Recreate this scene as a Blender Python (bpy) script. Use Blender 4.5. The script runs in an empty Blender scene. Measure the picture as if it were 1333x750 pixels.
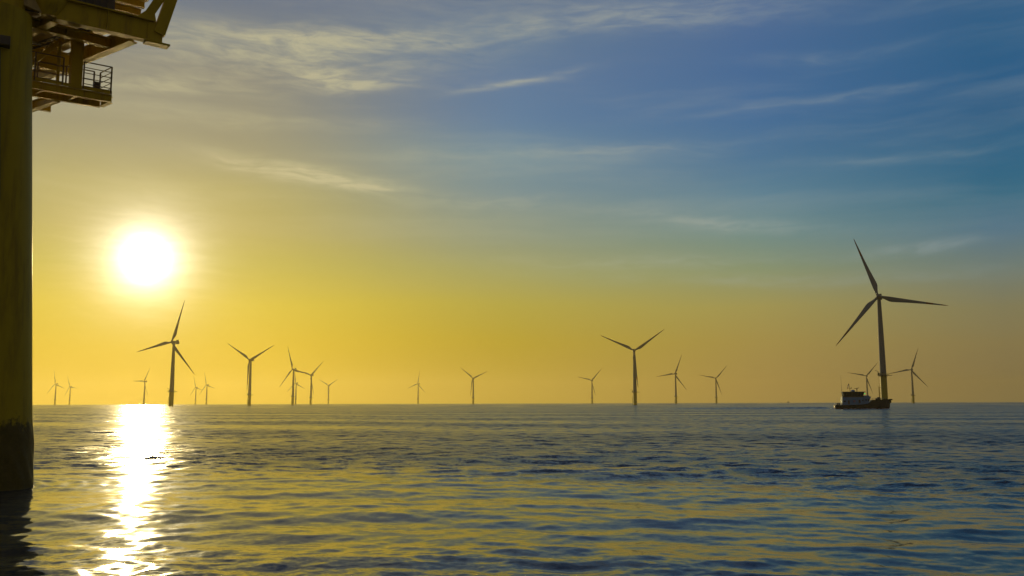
import bpy, bmesh, math, random
import numpy as np
from mathutils import Vector, Matrix

random.seed(7); rng = np.random.default_rng(11)
S = bpy.context.scene
COL = S.collection
R = math.radians

# ------------------------------------------------------------------ camera
CAM_H = 3.0
FOC = 1155.0                     # focal length in photograph pixels (1333 wide)
cam_d = bpy.data.cameras.new('camera'); cam = bpy.data.objects.new('camera', cam_d); COL.objects.link(cam)
cam_d.sensor_width = 36.0; cam_d.lens = 36.0 * FOC / 1333.0
cam_d.clip_start = 0.1; cam_d.clip_end = 60000
PITCH = math.atan(149.8 / FOC); ROLL = R(0.156)
cam.location = (0, 0, CAM_H)
cam.rotation_euler = (Matrix.Rotation(math.pi / 2 + PITCH, 3, 'X') @ Matrix.Rotation(-ROLL, 3, 'Z')).to_euler()
S.camera = cam

# ------------------------------------------------------------------ light
SUN_AZ, SUN_EL = R(-22.67), R(8.6)
SUN = Vector((math.sin(SUN_AZ) * math.cos(SUN_EL), math.cos(SUN_AZ) * math.cos(SUN_EL), math.sin(SUN_EL)))
sd = bpy.data.lights.new('sun', 'SUN'); sd.energy = 2.5; sd.angle = R(0.6); sd.color = (1.0, 0.76, 0.33)
so = bpy.data.objects.new('sun', sd); COL.objects.link(so)
so.rotation_euler = (-SUN).to_track_quat('-Z', 'Y').to_euler(); so.location = (-60, 120, 60)

S.view_settings.view_transform = 'Standard'; S.view_settings.look = 'None'
S.view_settings.exposure = 0.0; S.view_settings.gamma = 1.0; S.view_settings.use_curve_mapping = False
S.render.engine = 'CYCLES'
cy = S.cycles
cy.max_bounces = 8; cy.glossy_bounces = 4; cy.diffuse_bounces = 3; cy.volume_bounces = 1
cy.caustics_reflective = True; cy.blur_glossy = 0.3; cy.sample_clamp_indirect = 25.0; cy.sample_clamp_direct = 0.0

def lin(c):
    out = []
    for v in c:
        v = v / 255.0
        out.append(v / 12.92 if v <= 0.04045 else ((v + 0.055) / 1.055) ** 2.4)
    return out

# ------------------------------------------------------------------ node helper
class NT:
    def __init__(s, tree):
        s.t = tree; s.n = tree.nodes; s.l = tree.links
    def put(s, sock, v):
        if isinstance(v, bpy.types.NodeSocket): s.l.new(v, sock)
        elif v is not None: sock.default_value = v
    def m(s, op, a, b=None, c=None, clamp=False):
        n = s.n.new('ShaderNodeMath'); n.operation = op; n.use_clamp = clamp
        s.put(n.inputs[0], a); s.put(n.inputs[1], b); s.put(n.inputs[2], c)
        return n.outputs[0]
    def v(s, op, a, b=None, scale=None):
        n = s.n.new('ShaderNodeVectorMath'); n.operation = op
        s.put(n.inputs[0], a); s.put(n.inputs[1], b)
        if scale is not None: s.put(n.inputs['Scale'], scale)
        return n.outputs['Value'] if op in ('DOT_PRODUCT', 'LENGTH') else n.outputs[0]
    def xyz(s, x, y, z=0.0):
        n = s.n.new('ShaderNodeCombineXYZ'); s.put(n.inputs[0], x); s.put(n.inputs[1], y); s.put(n.inputs[2], z); return n.outputs[0]
    def sep(s, a):
        n = s.n.new('ShaderNodeSeparateXYZ'); s.put(n.inputs[0], a); return n.outputs
    def noise(s, vec, scale, detail=4, rough=0.5, dist=0.0, color=False):
        n = s.n.new('ShaderNodeTexNoise'); s.put(n.inputs['Vector'], vec); n.inputs['Scale'].default_value = scale
        n.inputs['Detail'].default_value = detail; n.inputs['Roughness'].default_value = rough; n.inputs['Distortion'].default_value = dist
        return n.outputs['Color' if color else 'Fac']
    def ramp(s, fac, stops, interp='LINEAR'):
        n = s.n.new('ShaderNodeValToRGB'); r = n.color_ramp; r.interpolation = interp
        while len(r.elements) > 1: r.elements.remove(r.elements[-1])
        r.elements[0].position = stops[0][0]; r.elements[0].color = (*stops[0][1], 1)
        for p, c in stops[1:]:
            e = r.elements.new(p); e.color = (*c, 1)
        s.put(n.inputs[0], fac); return n.outputs[0]
    def mix(s, f, a, b, mode='MIX'):
        n = s.n.new('ShaderNodeMix'); n.data_type = 'RGBA'; n.blend_type = mode; n.clamp_factor = True
        s.put(n.inputs['Factor'], f)
        for k, v_ in (('A', a), ('B', b)):
            sock = [i for i in n.inputs if i.name == k and i.type == 'RGBA'][0]
            s.put(sock, (*v_, 1) if isinstance(v_, (tuple, list)) and len(v_) == 3 else v_)
        return [o for o in n.outputs if o.type == 'RGBA'][0]
    def smooth(s, x, lo, hi):
        n = s.n.new('ShaderNodeMapRange'); n.interpolation_type = 'SMOOTHSTEP'
        s.put(n.inputs[0], x); s.put(n.inputs[1], lo); s.put(n.inputs[2], hi); s.put(n.inputs[3], 0.0); s.put(n.inputs[4], 1.0)
        return n.outputs[0]

# ------------------------------------------------------------------ world: evening sky
W = bpy.data.worlds.new('World'); S.world = W; W.use_nodes = True
w = NT(W.node_tree); w.n.clear()
d = w.n.new('ShaderNodeTexCoord').outputs['Generated']
d = w.v('NORMALIZE', d)
X, Y, Z = w.sep(d)
DEG = 180 / math.pi
el = w.m('MULTIPLY', w.m('ARCSINE', Z), DEG)
az = w.m('MULTIPLY', w.m('ARCTAN2', X, Y), DEG)
da = w.m('ABSOLUTE', w.m('SUBTRACT', az, SUN_AZ * DEG))
SKY_L = [(0.7, (210, 171, 24)), (3.5, (211, 179, 34)), (6, (206, 183, 50)), (8.3, (181, 169, 71)), (10.6, (171, 160, 89)), (13, (162, 154, 95)), (15.3, (148, 144, 112)), (17.6, (132, 132, 116)), (20, (118, 121, 118)), (22, (104, 117, 128)), (25, (95, 110, 134)), (40, (54, 70, 109)), (90, (35, 49, 88))]
SKY_M = [(0.7, (173, 144, 49)), (3.7, (175, 152, 44)), (6.2, (171, 159, 69)), (8.6, (155, 156, 101)), (11.1, (133, 146, 128)), (13.6, (116, 140, 146)), (16, (105, 137, 153)), (18.4, (87, 122, 156)), (20.8, (89, 119, 153)), (23, (92, 119, 147)), (25, (88, 112, 142)), (40, (52, 74, 118)), (90, (35, 54, 96))]
SKY_N = [(0.7, (158, 130, 74)), (3.5, (160, 139, 74)), (6, (158, 147, 84)), (8.3, (132, 145, 110)), (10.7, (106, 137, 136)), (13, (87, 127, 148)), (15.4, (70, 114, 149)), (17.7, (63, 107, 151)), (20, (64, 104, 149)), (24, (73, 104, 147)), (40, (44, 71, 116)), (90, (28, 53, 94))]
SKY_R = [(0.6, (127, 110, 78)), (3.1, (131, 117, 79)), (5.3, (127, 122, 90)), (7.5, (108, 123, 116)), (9.7, (81, 116, 136)), (11.8, (45, 104, 131)), (14, (37, 98, 133)), (16, (33, 91, 132)), (18, (35, 91, 134)), (20, (40, 93, 134)), (22, (45, 93, 134)), (40, (52, 66, 100)), (90, (26, 50, 92))]
elw = w.m('ADD', el, w.m('MULTIPLY', w.m('SUBTRACT', w.noise(w.xyz(w.m('MULTIPLY', az, 0.02), w.m('MULTIPLY', el, 0.09)), 1.0, 3), 0.5), 3.2))
def skyramp(st):
    return w.ramp(w.m('DIVIDE', elw, 90.0, clamp=True), [(e / 90.0, lin(c)) for e, c in st], 'LINEAR')
base = w.mix(w.smooth(da, 4.0, 24.0), skyramp(SKY_L), skyramp(SKY_M))
base = w.mix(w.m('DIVIDE', w.m('SUBTRACT', da, 22.7), 15.7, clamp=True), base, skyramp(SKY_N))
base = w.mix(w.m('DIVIDE', w.m('SUBTRACT', da, 38.4), 13.3, clamp=True), base, skyramp(SKY_R))
base = w.mix(w.m('MULTIPLY', w.smooth(da, 56.0, 115.0), 0.94), base, tuple(lin((88, 84, 88))))

# cirrus: wisps lie in the sky by azimuth / elevation, torn by stretched noise
warp = w.noise(w.xyz(w.m('MULTIPLY', az, 0.10), w.m('MULTIPLY', el, 0.25)), 1.0, 3, color=True)
warp = w.v('SCALE', w.v('SUBTRACT', warp, (0.5, 0.5, 0.5)), scale=2.2)
wx, wy, _ = w.sep(warp)
azc, elc = w.m('ADD', az, wx), w.m('ADD', el, w.m('MULTIPLY', wy, 0.7))
fine = w.noise(w.xyz(w.m('MULTIPLY', azc, 0.35), w.m('MULTIPLY', elc, 1.9)), 1.0, 6, 0.62, 0.4)
broad = w.noise(w.xyz(w.m('MULTIPLY', azc, 0.045), w.m('MULTIPLY', elc, 0.42), 3.3), 1.0, 5, 0.55)
WISPS = [  # az, el, half length, half height, tilt (deg), strength
    (-15.0, 21.4, 10.5, 1.5, 3, .62), (-11.6, 20.3, 2.6, .62, -3, .75), (-9.2, 20.0, 3.2, .35, 4, .45), (-0.2, 20.35, 3.6, .26, 9, .62), (-14.5, 14.6, 4.8, .6, -6, 1.0),
    (-10.3, 14.0, 2.8, .4, -4, .95), (20.5, 18.3, 8.5, .24, 2, .3), (14.2, 11.3, 5.2, .42, -8, .55), (25.0, 8.9, 2.8, .32, 2, .7),
    (9, 9.0, 9.5, .5, 0, .35), (18, 7.6, 12.0, .45, -2, .3), (6, 16.0, 10.0, .5, 1, .3), (9, 24.0, 10.0, .9, -2, .5), (-8, 22.9, 11.0, .7, 4, .55),
    (23.5, 14.6, 6.0, .28, -1, .24), (20, 20.8, 4.4, .4, -3, .22), (-22, 19.0, 5.0, .5, 4, .4), (-2, 13.0, 9.0, .5, -2, .25), (-15, 17.5, 9, .5, 2, .2)]
cl = None
for (a0, e0, la, le, tilt, st) in WISPS:
    c, s_ = math.cos(R(tilt)), math.sin(R(tilt))
    u = w.m('SUBTRACT', azc, a0); v_ = w.m('SUBTRACT', elc, e0)
    uu = w.m('ADD', w.m('MULTIPLY', u, c / la), w.m('MULTIPLY', v_, s_ / la))
    vv = w.m('ADD', w.m('MULTIPLY', u, -s_ / le), w.m('MULTIPLY', v_, c / le))
    q = w.m('ADD', w.m('MULTIPLY', uu, uu), w.m('MULTIPLY', vv, vv))
    g = w.m('MULTIPLY', w.m('EXPONENT', w.m('MULTIPLY', q, -1.0)), st)
    cl = g if cl is None else w.m('ADD', cl, g)
cl = w.m('MULTIPLY', cl, w.m('ADD', 0.25, w.m('MULTIPLY', w.smooth(fine, 0.28, 0.78), 1.15)))
veil = w.m('MULTIPLY', w.smooth(broad, 0.42, 0.75), w.m('MULTIPLY', w.smooth(el, 6.0, 14.0), 0.30))
veil = w.m('MULTIPLY', veil, w.m('ADD', 0.5, fine))
cloud = w.m('ADD', cl, veil, clamp=True)
cc = w.mix(w.smooth(da, 6.0, 50.0), tuple(lin((205, 196, 152))), tuple(lin((150, 164, 166))))
base = w.mix(w.m('MULTIPLY', cloud, 0.62), base, cc)

# glow of the sun seen through thin cirrus
delta = w.m('MULTIPLY', w.m('ARCCOSINE', w.m('MINIMUM', w.v('DOT_PRODUCT', d, tuple(SUN)), 0.9999999)), DEG)
delta = w.m('MULTIPLY', delta, w.m('ADD', 0.86, w.m('MULTIPLY', fine, 0.28)))
core = w.m('MULTIPLY', w.m('EXPONENT', w.m('DIVIDE', delta, -0.94)), 6.5)
halo = w.m('MULTIPLY', w.m('EXPONENT', w.m('DIVIDE', delta, -4.2)), 0.22)
halo2 = w.m('MULTIPLY', w.m('EXPONENT', w.m('DIVIDE', delta, -7.0)), 0.02)
glow = w.v('ADD', w.v('ADD', w.v('SCALE', (1.0, 0.90, 0.72), scale=core), w.v('SCALE', (1.0, 0.84, 0.58), scale=halo)), w.v('SCALE', (1.0, 0.78, 0.30), scale=halo2))

sky = w.n.new('ShaderNodeTexSky'); sky.sky_type = 'NISHITA'; sky.sun_disc = False
sky.sun_elevation = SUN_EL; sky.sun_rotation = SUN_AZ; sky.dust_density = 4.0; sky.air_density = 1.5
tot = w.v('SCALE', w.v('ADD', base, glow), scale=10.0)
tot = w.mix(0.012, tot, sky.outputs[0])
bg = w.n.new('ShaderNodeBackground'); w.put(bg.inputs[0], tot); bg.inputs[1].default_value = 0.1
wo = w.n.new('ShaderNodeOutputWorld'); w.l.new(bg.outputs[0], wo.inputs[0])
try:
    W.cycles.sampling_method = 'MANUAL'; W.cycles.sample_map_resolution = 2048
except Exception: pass

# ------------------------------------------------------------------ materials
def mat(name, col, rough=0.5, metal=0.0, var=0.0, scale=1.5, dirt=None, dirt_amt=0.4, bump=0.0, emis=None, spec=0.35, tint=None):
    m = bpy.data.materials.new(name); m.use_nodes = True
    t = NT(m.node_tree); p = t.n['Principled BSDF']
    p.inputs['Specular IOR Level'].default_value = spec
    if tint: p.inputs['Specular Tint'].default_value = (*tint, 1)
    p.inputs['Roughness'].default_value = rough; p.inputs['Metallic'].default_value = metal
    co = t.n.new('ShaderNodeTexCoord').outputs['Object']
    c = (*col, 1)
    if var or dirt:
        n1 = t.noise(co, scale, 6, 0.6)
        c = t.mix(t.m('MULTIPLY', n1, 1.0), tuple(x * (1 - var) for x in col), tuple(min(1, x * (1 + var)) for x in col))
        if dirt:
            st = t.noise(t.v('MULTIPLY', co, (1.0, 1.0, 0.18)), scale * 2.3, 6, 0.65)
            c = t.mix(t.m('MULTIPLY', t.smooth(st, 0.48, 0.72), dirt_amt), c, dirt)
    t.put(p.inputs['Base Color'], c)
    if bump:
        b = t.n.new('ShaderNodeBump'); b.inputs['Strength'].default_value = bump; b.inputs['Distance'].default_value = 0.03
        t.l.new(t.noise(co, scale * 6, 5), b.inputs['Height']); t.l.new(b.outputs[0], p.inputs['Normal'])
    if emis:
        p.inputs['Emission Color'].default_value = (*emis[0], 1); p.inputs['Emission Strength'].default_value = emis[1]
    return m
M = {}
M['grey_paint'] = mat('tower_grey_paint', (0.13, 0.135, 0.15), 0.7, var=0.06, scale=0.2, dirt=(0.14, 0.135, 0.13), dirt_amt=0.25)
M['tp_yellow'] = mat('transition_yellow_paint', (0.36, 0.27, 0.012), 0.5, var=0.1, scale=0.4, dirt=(0.25, 0.15, 0.04), dirt_amt=0.5)
M['yellow'] = mat('platform_yellow_paint', (0.50, 0.35, 0.015), 0.48, var=0.18, scale=0.9, dirt=(0.14, 0.075, 0.025), dirt_amt=0.65, bump=0.1, spec=0.55, tint=(1.0, 0.70, 0.18))
M['plate'] = mat('platform_deck_plate', (0.46, 0.32, 0.08), 0.42, var=0.35, scale=0.8, dirt=(0.12, 0.07, 0.03), dirt_amt=0.7, bump=0.2)
M['rail'] = mat('rail_dark_steel', (0.16, 0.11, 0.03), 0.5, var=0.15, scale=2)
M['clad'] = mat('dark_cladding', (0.085, 0.065, 0.035), 0.55, var=0.15, scale=1.2, dirt=(0.05, 0.04, 0.03))
M['steel'] = mat('galvanised_steel', (0.32, 0.32, 0.32), 0.5, 0.3, var=0.1)
M['hull'] = mat('dark_hull_paint', (0.030, 0.027, 0.030), 0.5, var=0.25, scale=0.6, dirt=(0.06, 0.035, 0.028), dirt_amt=0.4)
M['red'] = mat('antifouling_red', (0.20, 0.035, 0.02), 0.6, var=0.25, scale=0.7, dirt=(0.06, 0.03, 0.02))
M['white'] = mat('boat_deckhouse_paint', (0.13, 0.24, 0.36), 0.35, var=0.06, scale=0.5, dirt=(0.14, 0.15, 0.16), dirt_amt=0.4)
M['glass'] = mat('dark_window_glass', (0.012, 0.014, 0.016), 0.08)
M['black'] = mat('black_rubber', (0.02, 0.02, 0.02), 0.8, var=0.2)
M['deckgrey'] = mat('boat_deck_grey', (0.12, 0.13, 0.13), 0.7, var=0.15)
M['orange'] = mat('lifebuoy_orange', (0.7, 0.16, 0.02), 0.6)
M['green_lamp'] = mat('green_side_light', (0.02, 0.3, 0.06), 0.3, emis=((0.05, 1.0, 0.2), 0.5))
M['flagblue'] = mat('flag_blue_cloth', (0.02, 0.03, 0.14), 0.9)
M['flagred'] = mat('flag_red_cloth', (0.45, 0.03, 0.03), 0.9)
M['flagwhite'] = mat('flag_white_cloth', (0.6, 0.6, 0.6), 0.9)
M['foam'] = mat('sea_foam', (0.72, 0.74, 0.74), 0.9, var=0.08, scale=1.0)
M['far'] = mat('far_ship_paint', (0.25, 0.25, 0.26), 0.6, var=0.1)

# blades: grey with two red bands near the tip (real paint on the blade, by its own length)
m = bpy.data.materials.new('blade_paint'); m.use_nodes = True; t = NT(m.node_tree); p = t.n['Principled BSDF']
bx = t.sep(t.n.new('ShaderNodeTexCoord').outputs['Object'])[0]
band = t.m('ADD', t.smooth(bx, 51.8, 52.2), t.m('MULTIPLY', t.smooth(bx, 39.8, 40.2), t.m('SUBTRACT', 1.0, t.smooth(bx, 45.8, 46.2))), clamp=True)
t.put(p.inputs['Base Color'], t.mix(band, (0.14, 0.145, 0.16), (0.18, 0.02, 0.015))); p.inputs['Roughness'].default_value = 0.4
M['blade'] = m

# platform leg: yellow paint above, dark growth in the splash zone
m = bpy.data.materials.new('leg_paint_and_growth'); m.use_nodes = True; t = NT(m.node_tree); p = t.n['Principled BSDF']
co = t.n.new('ShaderNodeTexCoord').outputs['Object']; cz = t.sep(co)[2]
n1 = t.noise(co, 0.9, 6, 0.6); n2 = t.noise(t.v('MULTIPLY', co, (1, 1, 0.12)), 2.2, 6, 0.65); n3 = t.noise(co, 6, 6, 0.7)
ycol = t.mix(n1, (0.40, 0.29, 0.008), (0.50, 0.37, 0.012)); ycol = t.mix(t.m('MULTIPLY', t.smooth(n2, 0.46, 0.7), 0.5), ycol, (0.16, 0.10, 0.015))
gcol = t.mix(n3, (0.045, 0.036, 0.008), (0.15, 0.115, 0.02))
edge = t.m('ADD', cz, t.m('MULTIPLY', t.m('SUBTRACT', t.m('ADD', t.m('MULTIPLY', n2, 0.6), t.m('MULTIPLY', n3, 0.4)), 0.5), 2.6))
gf = t.m('SUBTRACT', 1.0, t.smooth(edge, 2.25, 2.55))
t.put(p.inputs['Base Color'], t.mix(gf, ycol, gcol)); p.inputs['Roughness'].default_value = 0.5
b = t.n.new('ShaderNodeBump'); t.put(b.inputs['Strength'], t.m('ADD', 0.08, t.m('MULTIPLY', gf, 0.8))); b.inputs['Distance'].default_value = 0.04
t.l.new(n3, b.inputs['Height']); t.l.new(b.outputs[0], p.inputs['Normal'])
p.inputs['Specular IOR Level'].default_value = 0.15
M['leg'] = m

# ------------------------------------------------------------------ mesh helper
class MB:
    def __init__(s): s.bm = bmesh.new()
    def box(s, c, size, rz=0.0, rot=None, bevel=0.0):
        mt = Matrix.Translation(c) @ (rot.to_4x4() if rot else Matrix.Rotation(rz, 4, 'Z')) @ Matrix.Diagonal((*size, 1))
        r = bmesh.ops.create_cube(s.bm, size=1.0, matrix=mt)
        if bevel:
            es = list({e for v in r['verts'] for e in v.link_edges})
            bmesh.ops.bevel(s.bm, geom=es, offset=bevel, segments=2, affect='EDGES', profile=0.5)
        return s
    def bar(s, a, b, wd, hg, up=(0, 0, 1)):
        a, b = Vector(a), Vector(b); dx = (b - a); L = dx.length; x = dx.normalized()
        up = Vector(up); y = up.cross(x)
        if y.length < 1e-4: y = Vector((0, 1, 0)).cross(x)
        y.normalize(); z = x.cross(y)
        rot = Matrix((x, y, z)).transposed()
        return s.box((a + b) / 2, (L, wd, hg), rot=rot)
    def tube(s, a, b, r0, r1=None, seg=12, cap=True):
        a, b = Vector(a), Vector(b); r1 = r0 if r1 is None else r1
        z = (b - a).normalized(); x = z.orthogonal().normalized(); y = z.cross(x)
        A, B = [], []
        for i in range(seg):
            an = 2 * math.pi * i / seg; o = x * math.cos(an) + y * math.sin(an)
            A.append(s.bm.verts.new(a + o * r0)); B.append(s.bm.verts.new(b + o * r1))
        for i in range(seg):
            j = (i + 1) % seg; s.bm.faces.new((A[i], A[j], B[j], B[i]))
        if cap: s.bm.faces.new(A[::-1]); s.bm.faces.new(B)
        return s
    def loft(s, rings, cap=True):
        vs = [[s.bm.verts.new(p) for p in r] for r in rings]
        n = len(rings[0])
        for a, b in zip(vs[:-1], vs[1:]):
            for i in range(n):
                j = (i + 1) % n; s.bm.faces.new((a[i], a[j], b[j], b[i]))
        if cap: s.bm.faces.new(vs[0][::-1]); s.bm.faces.new(vs[-1])
        return s
    def lathe(s, prof, seg=24, base=(0, 0, 0)):
        base = Vector(base)
        return s.loft([[base + Vector((r * math.cos(2 * math.pi * i / seg), r * math.sin(2 * math.pi * i / seg), z)) for i in range(seg)] for r, z in prof])
    def ring(s, r, z, th, seg=24):
        for i in range(seg):
            a0, a1 = 2 * math.pi * i / seg, 2 * math.pi * (i + 1) / seg
            s.tube((r * math.cos(a0), r * math.sin(a0), z), (r * math.cos(a1), r * math.sin(a1), z), th, seg=5, cap=False)
        return s
    def ball(s, c, r, sq=(1, 1, 1), u=14, v=9):
        bmesh.ops.create_uvsphere(s.bm, u_segments=u, v_segments=v, radius=r, matrix=Matrix.Translation(c) @ Matrix.Diagonal((*sq, 1))); return s
    def prism(s, pts, thick_vec):
        th = Vector(thick_vec); return s.loft([[Vector(q) for q in pts], [Vector(q) + th for q in pts]])
    def build(s, name, mt, parent=None, smooth=False):
        bmesh.ops.recalc_face_normals(s.bm, faces=s.bm.faces)
        me = bpy.data.meshes.new(name); s.bm.to_mesh(me); s.bm.free()
        me.materials.append(mt)
        if smooth:
            me.polygons.foreach_set('use_smooth', [True] * len(me.polygons))
            try: me.set_sharp_from_angle(angle=R(40))
            except Exception: pass
        o = bpy.data.objects.new(name, me); COL.objects.link(o)
        if parent: o.parent = parent
        return o
def tag(o, label=None, cat=None, group=None, kind=None):
    if label: o['label'] = label
    if cat: o['category'] = cat
    if group: o['group'] = group
    if kind: o['kind'] = kind
    return o
def empty(name, loc=(0, 0, 0), rz=0.0):
    o = bpy.data.objects.new(name, None); COL.objects.link(o); o.location = loc; o.rotation_euler = (0, 0, rz)
    o.empty_display_size = 0.5; return o

# ------------------------------------------------------------------ sea: one sheet, real waves near, finer grid where one can look closely
def build_sea():
    rs = [1.5]
    while rs[-1] < 700:
        r = rs[-1]
        dr = min(max(0.055, 0.5 * r * r / 2660), 1.1 if r < 320 else 2.6)
        rs.append(r + dr)
    while rs[-1] < 7000: rs.append(rs[-1] * 1.13)
    rs = np.array(rs); drs = np.gradient(rs)
    th = np.concatenate([np.linspace(-44, 44, 1060), np.linspace(44, 316, 140)[1:-1]]) * math.pi / 180
    nT, nR = len(th), len(rs)
    Rg, Tg = np.meshgrid(rs, th, indexing='ij')
    x = Rg * np.sin(Tg); y = Rg * np.cos(Tg)
    dth = np.where(np.abs((Tg + math.pi) % (2 * math.pi) - math.pi) < R(44.2), R(0.083), R(1.95))
    sp = np.maximum(drs[:, None] * 1.0, 0)
    sx_ = Rg * dth
    # patches where the breeze ruffles the surface
    patch = np.zeros_like(x)
    for k in range(7):
        lx, ly = rng.uniform(60, 200), rng.uniform(16, 60)
        patch += np.sin(2 * math.pi * (x / lx + y / ly * rng.choice([-1, 1])) + rng.uniform(0, 6.28))
    patch = patch / 7 * 1.5
    ruff = np.clip(0.72 + 0.55 * patch + 0.45 * np.exp(-((y - 62) / 24) ** 2) + 0.15 * np.clip((y - 45) / 40, 0, 1), 0.50, 1.9)
    h = np.zeros_like(x); lost2 = np.zeros_like(x); dxs = np.zeros_like(x); dys = np.zeros_like(x)
    comps = []
    N = 124
    for k in range(N):
        lam = 0.24 * (15.0 / 0.24) ** ((k + rng.uniform(0, 1)) / N)
        # spread of directions: swell nearly straight at the viewer, ripples in every direction
        ang = R(-100 + rng.normal(0, 26 if lam > 2.5 else 42))
        comps.append((lam, ang))
    for lam, ang in comps:
        kx, ky = math.cos(ang) * 2 * math.pi / lam, math.sin(ang) * 2 * math.pi / lam
        s = 0.0170 * (0.75 if lam < 0.6 else 1.75 if lam < 2.2 else 1.25 if lam < 3.2 else 0.5)
        amp = s * lam / (2 * math.pi) * 1.0
        dirspace = abs(math.sin(ang)) * sp + abs(math.cos(ang)) * sx_
        att = np.clip((lam / np.maximum(dirspace, 1e-6) - 2.2) / 2.5, 0, 1)
        rf = ruff if lam < 3 else 1 + (ruff - 1) * 0.35
        ph = kx * x + ky * y + rng.uniform(0, 6.28)
        # bound group modulation so that crests are short and irregular
        md = 0.6 + 0.4 * np.sin(0.13 * kx * y - 0.17 * ky * x + rng.uniform(0, 6.28)) + 0.35 * np.sin(0.21 * kx * x + 0.08 * ky * y + rng.uniform(0, 6.28))
        h += amp * att * rf * md * (np.sin(ph) + 0.12 * np.cos(2 * ph))
        c_ = 1.25 * amp * att * rf * md * np.cos(ph); dxs += c_ * math.cos(ang); dys += c_ * math.sin(ang)   # crests pinch together
        lost2 += (s * rf * (1 - att)) ** 2 * 0.5
    dl = np.hypot(x + 19.18, y - 33.5)
    h += np.where(dl < 9, 0.03 * np.sin(2 * math.pi * dl / 0.7 + 0.9 * np.sin(3 * np.arctan2(y - 33.5, x + 19.18))) * np.exp(-np.maximum(dl - 1.25, 0) / 1.3), 0)   # water slapping round the leg
    lost = np.sqrt(lost2)
    co = np.stack([x + dxs, y + dys, h], -1).reshape(-1, 3).astype(np.float32)
    i = np.arange(nR - 1)[:, None]; j = np.arange(nT)[None, :]; j2 = (j + 1) % nT
    f = np.stack([i * nT + j, i * nT + j2, (i + 1) * nT + j2, (i + 1) * nT + j], -1).reshape(-1, 4)[:, ::-1]
    # the little hole under the camera
    cap = np.arange(nT)
    nf = len(f)
    me = bpy.data.meshes.new('sea')
    me.vertices.add(len(co)); me.vertices.foreach_set('co', co.ravel())
    loops = np.concatenate([f.ravel(), cap]).astype(np.int32)
    me.loops.add(len(loops)); me.loops.foreach_set('vertex_index', loops)
    me.polygons.add(nf + 1)
    me.polygons.foreach_set('loop_start', np.concatenate([np.arange(nf) * 4, [nf * 4]]).astype(np.int32))
    me.polygons.foreach_set('use_smooth', np.ones(nf + 1, bool))
    me.update(calc_edges=True)
    at_ = me.attributes.new('ruffle', 'FLOAT', 'POINT'); at_.data.foreach_set('value', lost.ravel().astype(np.float32))
    at2 = me.attributes.new('breeze', 'FLOAT', 'POINT'); at2.data.foreach_set('value', ruff.ravel().astype(np.float32))
    m = bpy.data.materials.new('sea_water'); m.use_nodes = True; t = NT(m.node_tree); p = t.n['Principled BSDF']
    p.inputs['Base Color'].default_value = (0.020, 0.034, 0.044, 1); p.inputs['Roughness'].default_value = 0.07; p.inputs['IOR'].default_value = 1.333
    g = t.n.new('ShaderNodeNewGeometry'); pos = g.outputs['Position']
    a1 = t.n.new('ShaderNodeAttribute'); a1.attribute_name = 'ruffle'
    a2 = t.n.new('ShaderNodeAttribute'); a2.attribute_name = 'breeze'
    nA = t.v('SUBTRACT', t.noise(t.v('MULTIPLY', pos, (0.6, 1.0, 1)), 1.3, 4, 0.6, color=True), (0.5, 0.5, 0.5))
    nB = t.v('SUBTRACT', t.noise(t.v('MULTIPLY', pos, (0.8, 1.0, 1)), 7.0, 3, 0.6, color=True), (0.5, 0.5, 0.5))
    sl = t.v('ADD', t.v('SCALE', nA, scale=t.m('MULTIPLY', t.m('MULTIPLY', a1.outputs['Fac'], 13.0), t.m('ADD', 0.45, t.m('MULTIPLY', t.smooth(t.noise(t.v('MULTIPLY', pos, (0.006, 0.022, 1)), 1.0, 4, 0.6), 0.3, 0.7), 1.1)))), t.v('SCALE', nB, scale=t.m('MULTIPLY', t.m('MULTIPLY', a2.outputs['Fac'], a2.outputs['Fac']), 0.55)))
    sl = t.v('MULTIPLY', sl, (0.24, 1, 0))
    t.put(p.inputs['Roughness'], t.m('ADD', 0.085, t.m('MULTIPLY', a1.outputs['Fac'], 0.75), clamp=True))
    p.inputs['Anisotropic'].default_value = 0.7; p.inputs['Tangent'].default_value = (0, 1, 0)
    tg = t.n.new('ShaderNodeCombineXYZ'); tg.inputs[1].default_value = 1.0; t.l.new(tg.outputs[0], p.inputs['Tangent'])
    nn = t.v('NORMALIZE', t.v('ADD', g.outputs['Normal'], sl))
    t.put(p.inputs['Normal'], nn)
    me.materials.append(m)
    o = bpy.data.objects.new('sea', me); COL.objects.link(o); o['kind'] = 'structure'
    return o
build_sea()





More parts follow.
